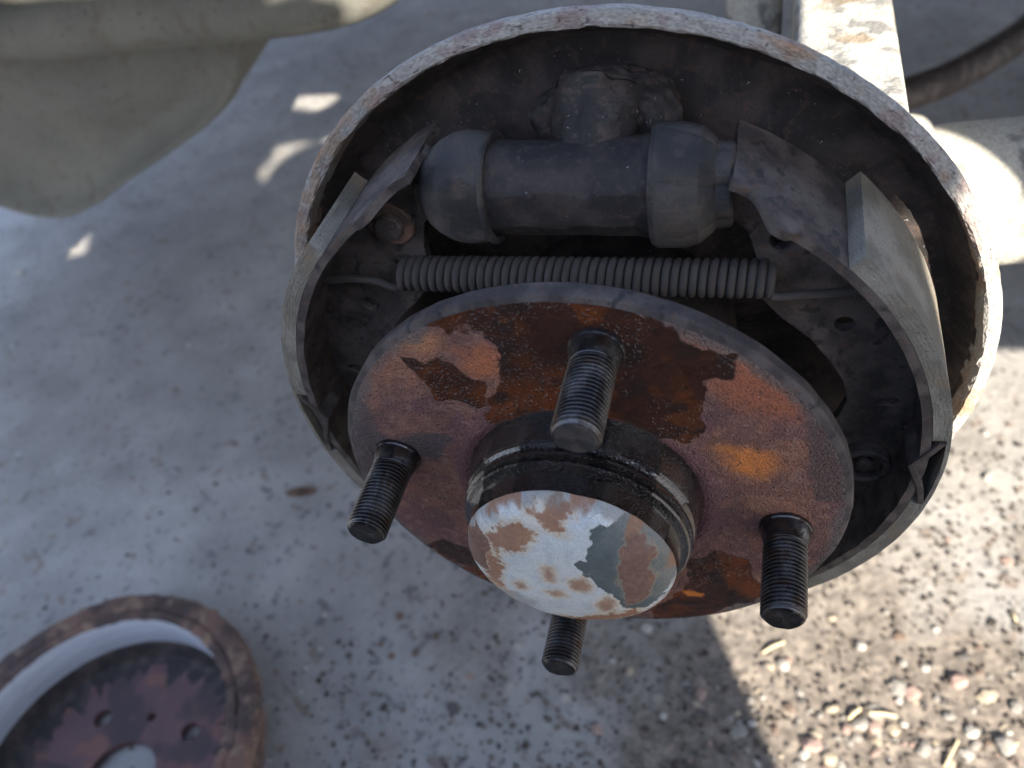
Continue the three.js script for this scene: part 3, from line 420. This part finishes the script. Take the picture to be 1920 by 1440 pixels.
// ---------------------------------------------------------------- brake drum on the ground
{
  const t = thing('brake_drum', 'rusty brake drum lying open side up on the concrete', 'brake drum', [-0.352, 0, 0.0]);
  t.rotation.x = -Math.PI / 2; t.rotation.z = 0;
  const P = q => q.map(([r, z]) => [r / 1000, z / 1000]), jit = (a, r, z, k) => [(vn(a * 22, k, 4096, 3) - 0.5) * 0.0022, (vn(a * 30 + 7, k, 4096, 3) - 0.5) * 0.0014];
  obj('outer_wall', lathe(P([[78, 2], [96, 3], [99, 8], [99.5, 30], [101, 38], [108, 41], [110.5, 44], [111, 50], [109.5, 53.5], [107, 54.3], [101, 54], [98.4, 53.4], [97.6, 51.8], [97.2, 53], [94.5, 53.6], [91.4, 53.2], [90.2, 52]]), 200, { jit, crease: 0.6 }), rust, t);
  const tBr = paint(64, 512, (u, v) => { const l = vn(u * 2, v * 90, 90, 441) * 0.6 + vn(u * 2, v * 240, 240, 443) * 0.4; return [176 + 50 * l, 179 + 50 * l, 184 + 50 * l, l, 0.38 + 0.14 * l]; });
  obj('machined_band', lathe(P([[90.2, 52], [89.8, 50], [89.8, 24], [90, 22.5]]), 200, { crease: 0.6 }), mat(tBr, 0.05, 0.0001, { metalness: 0.35 }), t);
  obj('inner_wall', lathe(P([[90, 22.5], [88.6, 21.5], [88, 18], [85, 11], [80, 8.4], [62, 7.8]]), 160, { jit: (a, r, z, k) => [0, (vn(a * 20, k, 4096, 31) - 0.5) * 0.001], crease: 0.7 }), grime, t);
  const s = new THREE.Shape(); s.absarc(0, 0, 0.079, 0, Math.PI * 2); const h = (x, y, r) => { const p = new THREE.Path(); p.absarc(x, y, r, 0, Math.PI * 2); s.holes.push(p); };
  h(0, 0, 0.0245); for (const a of [47, 137, 227, 317]) h(0.05 * Math.cos(a * Math.PI / 180), 0.05 * Math.sin(a * Math.PI / 180), 0.0068); h(0.0, 0.041, 0.0036);
  const g = new THREE.ExtrudeGeometry(s, { depth: 0.006, bevelEnabled: true, bevelSize: 0.0006, bevelThickness: 0.0006, bevelSegments: 2, curveSegments: 64 }); g.translate(0, 0, 0.0016); g.computeVertexNormals();
  const tFace = paint(512, 512, (u, v) => { const a = fbm(u, v, 5, 451, 5), b = fbm(u, v, 12, 453, 4); let q = mix3([86, 62, 64], [112, 80, 76], a); q = mix3(q, [128, 86, 68], sst(0.48, 0.7, b) * 0.6); q = mix3(q, [58, 48, 49], sst(0.5, 0.7, rn(u, v, 6, 457, 4)) * 0.7); return [...q, a * 0.5 + b * 0.5, 0.7]; });
  obj('mounting_face', boxUV(g), mat(tFace, 0.16, 0.0006), t);
}
// ---------------------------------------------------------------- loose stones, gravel, litter
const stoneGeo = []; for (let k = 0; k < 6; k++) { const g0 = new THREE.IcosahedronGeometry(1, 1); g0.deleteAttribute('uv'); g0.deleteAttribute('normal'); const g = mergeVertices(g0, 1e-4); const p = g.attributes.position; for (let i = 0; i < p.count; i++) { const x = p.getX(i), y = p.getY(i), z = p.getZ(i), q = 1 + 1.0 * noise3(x * 1.1 + k * 7, y * 1.1 + 3, z * 1.1, 11 + k) + 0.7 * noise3(x * 2.6 + k, y * 2.6, z * 2.6, 31); p.setXYZ(i, x * q, y * q * 0.72, z * q); } g.computeVertexNormals(); stoneGeo.push(boxUV(creased(g, 0.3))); }
const stoneCols = { grey: [146, 140, 131], white: [176, 170, 160], pink: [160, 136, 124], brown: [118, 100, 86], dark: [94, 88, 84], sandy: [172, 158, 136] };
const stoneMat = {}; { const tS = paint(128, 128, (u, v) => { const a = fbm(u, v, 6, 471, 4), f = vn(u * 64, v * 64, 64, 473); const k = 205 * (0.8 + 0.3 * a) * (0.9 + 0.2 * f); return [k, k, k, a * 0.5 + f * 0.5, 0.85]; }); for (const [n, c] of Object.entries(stoneCols)) stoneMat[n] = mat(Object.fromEntries(Object.entries(tS).map(([k, x]) => [k, x.clone()])), 2, 0.1, { color: new THREE.Color().setRGB(c[0] / 205, c[1] / 205, c[2] / 205, THREE.SRGBColorSpace), bumpScale: 0.0004 }); }
const onGround = (u, v) => { const p = py(u, v, -H); return p; };
function stone(u, v, size, col, flat = 1, label) {
  const p = onGround(u, v), s = size / 1000, o = solo('stone', stoneGeo[Math.floor(rnd() * 6)], stoneMat[col], `${size < 2.3 ? 'tiny' : size < 3.2 ? 'small' : size < 4.4 ? 'medium sized' : 'large'} ${flat < 0.8 ? 'flat' : 'rounded'} ${{ grey: 'grey', white: 'whitish', pink: 'pinkish', brown: 'brown', dark: 'dark grey', sandy: 'sand coloured' }[col]} stone lying loose on the ${gravelAt(p.x, p.z) > 0.25 ? 'gravel' : 'bare concrete'}`, 'stone', `loose stones on the ground, ${col} ${size < 2.3 ? 'tiny' : size < 3.2 ? 'small' : size < 4.4 ? 'medium' : 'large'} ${flat < 0.8 ? 'flat' : 'round'}`);
  o.scale.set(s * (0.8 + rnd() * 0.5), s * 0.75 * flat, s * (0.8 + rnd() * 0.4)); o.rotation.y = rnd() * 6.28; o.position.set(p.x, o.scale.y * 0.42, p.z);
}
for (const q of [[1613, 1212, 3.6, 'white'], [1470, 1248, 4.4, 'white'], [1443, 1250, 3.2, 'sandy'], [1795, 1280, 5.2, 'pink'], [1706, 1298, 5.6, 'pink', 0.6], [1680, 1290, 6, 'grey', 0.5], [1737, 1254, 2.6, 'white'], [1822, 1375, 3.6, 'white'], [1836, 1215, 2.8, 'brown'], [1690, 1245, 3.6, 'grey'], [1586, 1370, 3.4, 'pink'], [1614, 1360, 4.8, 'grey'], [1640, 1366, 3.6, 'pink'], [1525, 1400, 5.2, 'pink'], [1555, 1425, 4.6, 'sandy'], [1685, 1315, 2.8, 'white'], [1850, 1305, 4.6, 'sandy', 0.5], [1640, 1338, 6, 'grey', 0.4], [1888, 1052, 4.2, 'pink', 0.5], [1778, 1014, 2.6, 'pink'], [1780, 1345, 3, 'grey'], [1730, 1405, 5.5, 'grey', 0.7], [1880, 1400, 5.5, 'grey'], [1905, 1330, 3.6, 'grey'], [1560, 1160, 2.4, 'sandy'], [1660, 1150, 2.4, 'grey'], [1755, 1180, 2.2, 'white'], [1560, 1330, 3.2, 'sandy'], [1500, 1300, 2.8, 'grey'], [1480, 1330, 3.2, 'brown'], [750, 1155, 3, 'brown'], [780, 1225, 3, 'brown'], [735, 1230, 2.6, 'brown'], [815, 1195, 2.8, 'brown'], [880, 1270, 3, 'pink'], [970, 1215, 2.8, 'white'], [955, 1290, 2.6, 'white'], [890, 1225, 2.4, 'grey'], [1120, 1370, 3.8, 'pink'], [1215, 1180, 3.4, 'white'], [1150, 1240, 2.4, 'white'], [1060, 1310, 3, 'white'], [1230, 1310, 3.4, 'grey'], [1180, 1260, 2.8, 'sandy'], [850, 1330, 3.8, 'dark'], [610, 1155, 2.4, 'white'], [565, 1300, 2.2, 'white'], [575, 1255, 2, 'white'], [600, 1218, 2, 'white'], [715, 1210, 2, 'brown'], [655, 1230, 2.4, 'dark'], [355, 650, 3, 'white'], [412, 273, 3.6, 'white'], [135, 470, 7, 'white', 0.5], [38, 512, 7, 'white', 0.5], [1725, 812, 2.6, 'white'], [1845, 815, 3, 'white'], [1850, 895, 3, 'white'], [422, 648, 2.4, 'white']]) stone(...q);
for (let i = 0; i < 110; i++) { const u = 1240 + rnd() * 680, v = 1180 + Math.sqrt(rnd()) * 260; if (u < 1500 && v < 1200) continue; stone(u, v, 1.5 + rnd() * rnd() * 3.2, ['grey', 'grey', 'sandy', 'pink', 'white', 'brown', 'dark'][Math.floor(rnd() * 7)], 0.6 + rnd() * 0.5); }
{
  const n = 9000, im = new THREE.InstancedMesh(boxUV(creased(new THREE.IcosahedronGeometry(1, 0), 0.3)), stoneMat.white, n); im.name = 'gravel'; im.castShadow = im.receiveShadow = true; im.userData = { label: 'fine loose gravel scattered over the ground', category: 'gravel', kind: 'stuff' };
  const m = new THREE.Matrix4(), q = new THREE.Quaternion(), e = new THREE.Euler(); let k = 0; const pal = [[122, 114, 105], [140, 131, 118], [108, 98, 89], [92, 81, 73], [158, 151, 140], [86, 79, 74]];
  while (k < n) { const x = -0.5 + rnd() * 0.95, z = -0.5 + rnd() * 0.6; if (rnd() > gravelAt(x, z) * 0.95 + 0.03) continue; const s = (0.5 + rnd() * rnd() * 1.5) / 1000; e.set(rnd() * 6, rnd() * 6, rnd() * 6); m.compose(V(x, s * 0.3, z), q.setFromEuler(e), V(s * (1 + rnd()), s, s * (1 + rnd() * 0.6))); im.setMatrixAt(k, m); const c = pal[Math.floor(rnd() * 6)]; im.setColorAt(k, new THREE.Color().setRGB(c[0] / 226, c[1] / 222, c[2] / 212, THREE.SRGBColorSpace)); k++; }
  scene.add(im);
}
{
  const straw = mat({}, 0, 0, { color: new THREE.Color().setRGB(196 / 255, 178 / 255, 142 / 255, THREE.SRGBColorSpace), roughness: 0.8 });
  for (const [a, b, w] of [[[1630, 1338], [1680, 1345], 1.3], [[1770, 1440], [1795, 1390], 1.0], [[1885, 1415], [1905, 1395], 1.2], [[1590, 1350], [1612, 1330], 1.2], [[1895, 1150], [1905, 1168], 0.9], [[1430, 1225], [1470, 1205], 1]]) { const p = onGround(...a), q = onGround(...b); const mid = p.clone().lerp(q, 0.5); for (const x of [p, q, mid]) x.y = w / 1000; mid.y += 0.0015; solo('straw', tube([p, mid, q], w / 1000, 10, 6), straw, 'pale dry straw lying on the sunlit gravel', 'straw', 'straws on the gravel'); }
  const p = onGround(565, 925), g = new THREE.SphereGeometry(1, 24, 12); g.scale(0.0135, 0.0032, 0.0048); const o = solo('wood_chip', boxUV(rough(g, 0.0008, 200, 5)), mat(Object.fromEntries(Object.entries(tRust).map(([k, x]) => [k, x.clone()])), 0.05, 0.0004, { color: new THREE.Color(0.75, 0.72, 0.66) }), 'small dark brown wood chip lying on the bare concrete', 'wood chip'); o.position.set(p.x, 0.0026, p.z); o.rotation.y = 0.25;
}
const ARCH_R = 0.39, PX = 0.30;
// ---------------------------------------------------------------- the car's bodywork round the wheel (out of view, shades the brake and the ground)
{
  const t = thing('car_body', 'blue grey rear wing of the car with an open wheel arch', 'car body', [0, 0, 0]);
  const paintM = new THREE.MeshPhysicalMaterial({ color: new THREE.Color().setRGB(0.16, 0.19, 0.24), roughness: 0.4, clearcoat: 1, clearcoatRoughness: 0.1 });
  const s = new THREE.Shape(), ax = -0.03, ay = H + 0.095, ar = ARCH_R, yb = 0.425, dx = Math.sqrt(ar * ar - (ay - yb) ** 2), a0 = Math.atan2(yb - ay, -dx), a1 = Math.atan2(yb - ay, dx);
  s.moveTo(-1.0, yb); s.lineTo(ax - dx, yb); s.absarc(ax, ay, ar, a0, a1, true); s.lineTo(0.75, yb); s.lineTo(0.8, 0.27); s.lineTo(1.8, 0.27); s.lineTo(1.8, 1.0); s.lineTo(-1.0, 1.0); s.closePath();
  const g = new THREE.ExtrudeGeometry(s, { depth: 0.012, bevelEnabled: true, bevelSize: 0.004, bevelThickness: 0.004, bevelSegments: 3, curveSegments: 48 }); g.translate(0, 0, 0.13);
  obj('wing_panel', g, paintM, t);
  const lin = grid(48, 6, (u, v) => { const a = -0.2 + u * (Math.PI + 0.4), r = ar + 0.012; return [ax + r * Math.cos(a), ay + r * Math.sin(a), 0.128 - v * 0.36]; }, (u, v) => [u * 1.2, v * 0.36]);
  obj('wheel_arch_liner', lin, grime, t);
  const fl = new THREE.BoxGeometry(2.8, 0.01, 1.45); fl.translate(0.4, H + 0.155, -0.96); obj('floor_pan', boxUV(fl), grime, t);
  const rv = new RoundedBoxGeometry(0.05, 0.42, 1.8, 3, 0.015); rv.translate(-1.02, 0.53, -0.78); obj('rear_valance', rv, paintM, t);
  const fs = new RoundedBoxGeometry(2.8, 0.6, 0.03, 3, 0.01); fs.translate(0.4, 0.62, -1.70); obj('far_side_panel', fs, paintM, t);
  const sw = new THREE.CylinderGeometry(0.30, 0.27, 0.11, 48); sw.translate(-0.62, H + 0.10, -1.22); obj('spare_wheel_well', boxUV(sw), grime, t);
}
// ---------------------------------------------------------------- the wheel taken off this hub, stood against the wing
{
  const t = thing('road_wheel', 'black tyre on a silver steel rim standing upright against the rear wing', 'wheel', [-0.13, 0.31, 0.37]);
  const P = q => q.map(([r, z]) => [r / 1000, z / 1000]), black = new THREE.MeshStandardMaterial({ color: 0x1b1b1c, roughness: 0.9 }), silver = new THREE.MeshPhysicalMaterial({ color: 0x8d9092, roughness: 0.45, metalness: 0.6 });
  const ty = [[172, -60], [190, -78], [220, -86], [250, -84], [272, -72]]; for (const z of [-72, -46, -44, -16, -14, 14, 16, 44, 46, 72]) ty.push([Math.abs(z) === 46 || Math.abs(z) === 16 || z === 0 ? 282 : Math.abs(z) === 72 ? 276 : Math.abs(z) === 44 || Math.abs(z) === 14 ? 282 : 282, z]); ty.push([272, 74], [250, 84], [220, 86], [190, 78], [172, 60]);
  obj('tyre', lathe(P(ty), 96, { crease: 0.6 }), black, t);
  t.scale.setScalar(1.096); const rim = obj('rim', lathe(P([[172, 72], [166, 66], [164, 40], [150, 34], [146, 10], [120, 18], [95, 34], [70, 36], [60, 30], [30, 30], [29, 10], [0.1, 10]]), 72, { crease: 0.5 }), silver, t);
  obj('rim_barrel', lathe(P([[164, 40], [160, -30], [172, -66]]), 72), silver, rim);
  for (let k = 0; k < 4; k++) { const a = k * Math.PI / 2 + 0.6, g = new THREE.TorusGeometry(0.010, 0.003, 10, 24); g.translate(0.05 * Math.cos(a), 0.05 * Math.sin(a), 0.031); obj('bolt_seat', g, silver, rim); }
}
// ---------------------------------------------------------------- the crouching person whose shadow falls on the hub
{
  const cx = PX, seg = (p, a, b, ra, rb) => { const bx = b[0] - a[0], by = b[1] - a[1], bz = b[2] - a[2], px = p[0] - a[0], q = p[1] - a[1], pz_ = p[2] - a[2]; let k = (px * bx + q * by + pz_ * bz) / (bx * bx + by * by + bz * bz); k = k < 0 ? 0 : k > 1 ? 1 : k; const ex = px - bx * k, ey = q - by * k, ez = pz_ - bz * k; return Math.sqrt(ex * ex + ey * ey + ez * ez) - (ra + (rb - ra) * k); };
  const smin = (a, b, k) => { const h = Math.max(k - Math.abs(a - b), 0) / k; return Math.min(a, b) - h * h * k * 0.25; };
  function cubes(sdf, col, c, h, res) {
    const mc = new MarchingCubes(res, new THREE.MeshBasicMaterial(), false, false, 90000); mc.isolation = 0; const hs = res / 2;
    for (let k = 0; k < res; k++) for (let j = 0; j < res; j++) for (let i = 0; i < res; i++) mc.field[i + j * res + k * res * res] = -sdf([c[0] + (i - hs) / hs * h, c[1] + (j - hs) / hs * h, c[2] + (k - hs) / hs * h]);
    mc.update(); const n = mc.count, P = new Float32Array(n * 3), N = new Float32Array(n * 3), K = new Float32Array(n * 3), e = 0.002;
    for (let i = 0; i < n; i++) { const q = [0, 1, 2].map(a => c[a] + mc.positionArray[i * 3 + a] * h); const gr = [0, 1, 2].map(a => { const u = [...q], w = [...q]; u[a] += e; w[a] -= e; return sdf(u) - sdf(w); }), l = Math.hypot(...gr) || 1; P.set(q, i * 3); N.set(gr.map(x => x / l), i * 3); K.set(col(q), i * 3); }
    const g = new THREE.BufferGeometry(); g.setAttribute('position', new THREE.BufferAttribute(P, 3)); g.setAttribute('normal', new THREE.BufferAttribute(N, 3)); g.setAttribute('color', new THREE.BufferAttribute(K, 3)); return g;
  }
  const B = []; const bone = (a, b, ra, rb) => B.push([a, b, ra, rb]);
  const X = x => cx + x;
  bone([X(0), 0.21, 0.82], [X(0), 0.40, 0.76], 0.165, 0.16); bone([X(0), 0.40, 0.76], [X(0.01), 0.64, 0.67], 0.16, 0.15); bone([X(-0.15), 0.72, 0.65], [X(0.155), 0.74, 0.64], 0.085, 0.085); bone([X(0.05), 0.74, 0.63], [X(0.10), 0.81, 0.61], 0.058, 0.052); bone([X(-0.10), 0.87, 0.65], [X(0.02), 0.87, 0.66], 0.092, 0.092); bone([X(0.02), 0.83, 0.66], [X(0.165), 0.815, 0.655], 0.09, 0.085);
  const KN = { '-1': [X(-0.15), 0.46, 0.47], 1: [X(0.085), 0.46, 0.46] }, EL = { '-1': [X(-0.19), 0.97, 0.56], 1: [X(0.14), 0.52, 0.53] }, WR = { '-1': [X(0.035), 1.0, 0.60], 1: [X(0.10), 0.565, 0.40] };
  for (const s of [-1, 1]) {
    bone([X(s * 0.1), 0.20, 0.80], KN[s], 0.105, 0.066); bone(KN[s], [X(s * 0.11), 0.26, 0.60], 0.064, 0.06); bone([X(s * 0.11), 0.26, 0.60], [X(s * 0.11), 0.08, 0.67], 0.06, 0.043);
    bone([X(s * 0.11), 0.045, 0.70], [X(s * 0.12), 0.035, 0.50], 0.043, 0.035);
    bone([X(s * 0.17), s > 0 ? 0.73 : 0.71, 0.645], EL[s], 0.066, 0.056); bone(EL[s], WR[s], 0.052, 0.036);
  }
  const body = p => { let d = 1; for (const [a, b, ra, rb] of B) d = smin(d, seg(p, a, b, ra, rb), 0.03); return d; };
  const jacket = [0.030, 0.038, 0.055], denim = [0.04, 0.05, 0.075], skin = [0.46, 0.29, 0.21], shoeC = [0.02, 0.02, 0.022];
  const bodyCol = p => p[1] < 0.085 ? shoeC : (p[1] > 0.76 && p[2] < 0.575 && p[0] > cx ? skin : (Math.abs(p[0] - cx) < 0.2 && p[1] > 0.30 && p[2] > 0.62) || p[1] > 0.52 ? jacket : denim);
  const hd = [X(0.128), 1.055, 0.535], HO = [0, -0.198, 0.055];
  const head = p0 => { const p = [p0[0] - HO[0], p0[1] - HO[1], p0[2] - HO[2]];
    let d = smin(seg(p, [hd[0], 1.095, 0.555], [hd[0], 1.075, 0.525], 0.088, 0.082), seg(p, [hd[0], 1.03, 0.505], [hd[0], 0.985, 0.485], 0.062, 0.042), 0.05);
    d = smin(d, seg(p, [hd[0] - 0.02, 0.94, 0.575], [hd[0], 1.03, 0.55], 0.052, 0.055), 0.03);
    for (const s of [-1, 1]) { d = Math.max(d, -(Math.hypot(p[0] - hd[0] - s * 0.032, p[1] - 1.062, p[2] - 0.438) - 0.017)); d = smin(d, Math.hypot(p[0] - hd[0] - s * 0.031, p[1] - 1.062, p[2] - 0.464) - 0.0125, 0.004); d = smin(d, seg(p, [hd[0] + s * 0.084, 1.07, 0.555], [hd[0] + s * 0.08, 1.035, 0.55], 0.014, 0.009), 0.008); }
    d = smin(d, seg(p, [hd[0], 1.06, 0.447], [hd[0], 1.03, 0.428], 0.009, 0.0135), 0.012); d = Math.max(d, -seg(p, [hd[0] - 0.02, 0.999, 0.434], [hd[0] + 0.02, 0.999, 0.434], 0.003, 0.003)); return d;
  };
  const hand = (s) => {
    const w = WR[s], L = [];
    L.push([w, [w[0] - s * 0.003, w[1] + 0.002, w[2] - 0.05], 0.03, 0.026]);
    for (const o of [-0.024, -0.008, 0.008, 0.024]) L.push([[w[0] + o * 0.8, w[1] - 0.002, w[2] - 0.03], [w[0] + o, w[1] - 0.004, w[2] - 0.082], 0.012, 0.0105]);
    [-0.026, -0.0088, 0.0088, 0.026].forEach((o, i) => { const l = [0.036, 0.042, 0.039, 0.03][s > 0 ? i : 3 - i]; const a = [w[0] + o, w[1] - 0.004, w[2] - 0.082], b = [a[0] + o * 0.1, a[1] - 0.014, a[2] - l], c = [b[0], b[1] - 0.03, b[2] - 0.012]; L.push([a, b, 0.0092, 0.0082], [b, c, 0.0082, 0.007]); });
    const th = [w[0] - s * 0.024, w[1] - 0.008, w[2] - 0.028], t2 = [th[0] - s * 0.026, th[1] - 0.012, th[2] - 0.028]; L.push([th, t2, 0.0125, 0.0105], [t2, [t2[0] - s * 0.006, t2[1] - 0.018, t2[2] - 0.022], 0.0102, 0.0085]);
    return [p => { let d = 1; for (const [a, b, ra, rb] of L) d = smin(d, seg(p, a, b, ra, rb), 0.004); return d; }, [w[0], w[1] - 0.02, w[2] - 0.06]];
  };
  const parts = [cubes(body, bodyCol, [cx - 0.02, 0.53, 0.66], 0.54, 70), cubes(head, () => skin, [hd[0] + HO[0], 1.05 + HO[1], 0.53 + HO[2]], 0.14, 64)];
  for (const s of [-1, 1]) { const [f, c] = hand(s); parts.push(cubes(f, () => skin, c, 0.1, 56)); }
  const t = solo('person', mergeGeometries(parts), new THREE.MeshStandardMaterial({ vertexColors: true, roughness: 0.85 }), 'person in a dark jacket crouching in front of the hub one hand raised', 'person');
  const hair = p => { const y = p[1] - HO[1], z = p[2] - HO[2], h = head(p); return Math.max(Math.max(h - 0.009, -(h - 0.001)), Math.min(1.085 - y + (z > 0.52 ? -0.07 : 0) - (z > 0.6 ? 0.05 : 0), 0.2)); };
  obj('hair', cubes(hair, () => [0.03, 0.02, 0.015], [hd[0] + HO[0], 1.07 + HO[1], 0.54 + HO[2]], 0.13, 64), new THREE.MeshStandardMaterial({ vertexColors: true, roughness: 0.7 }), t);
}
renderer.render(scene, camera);
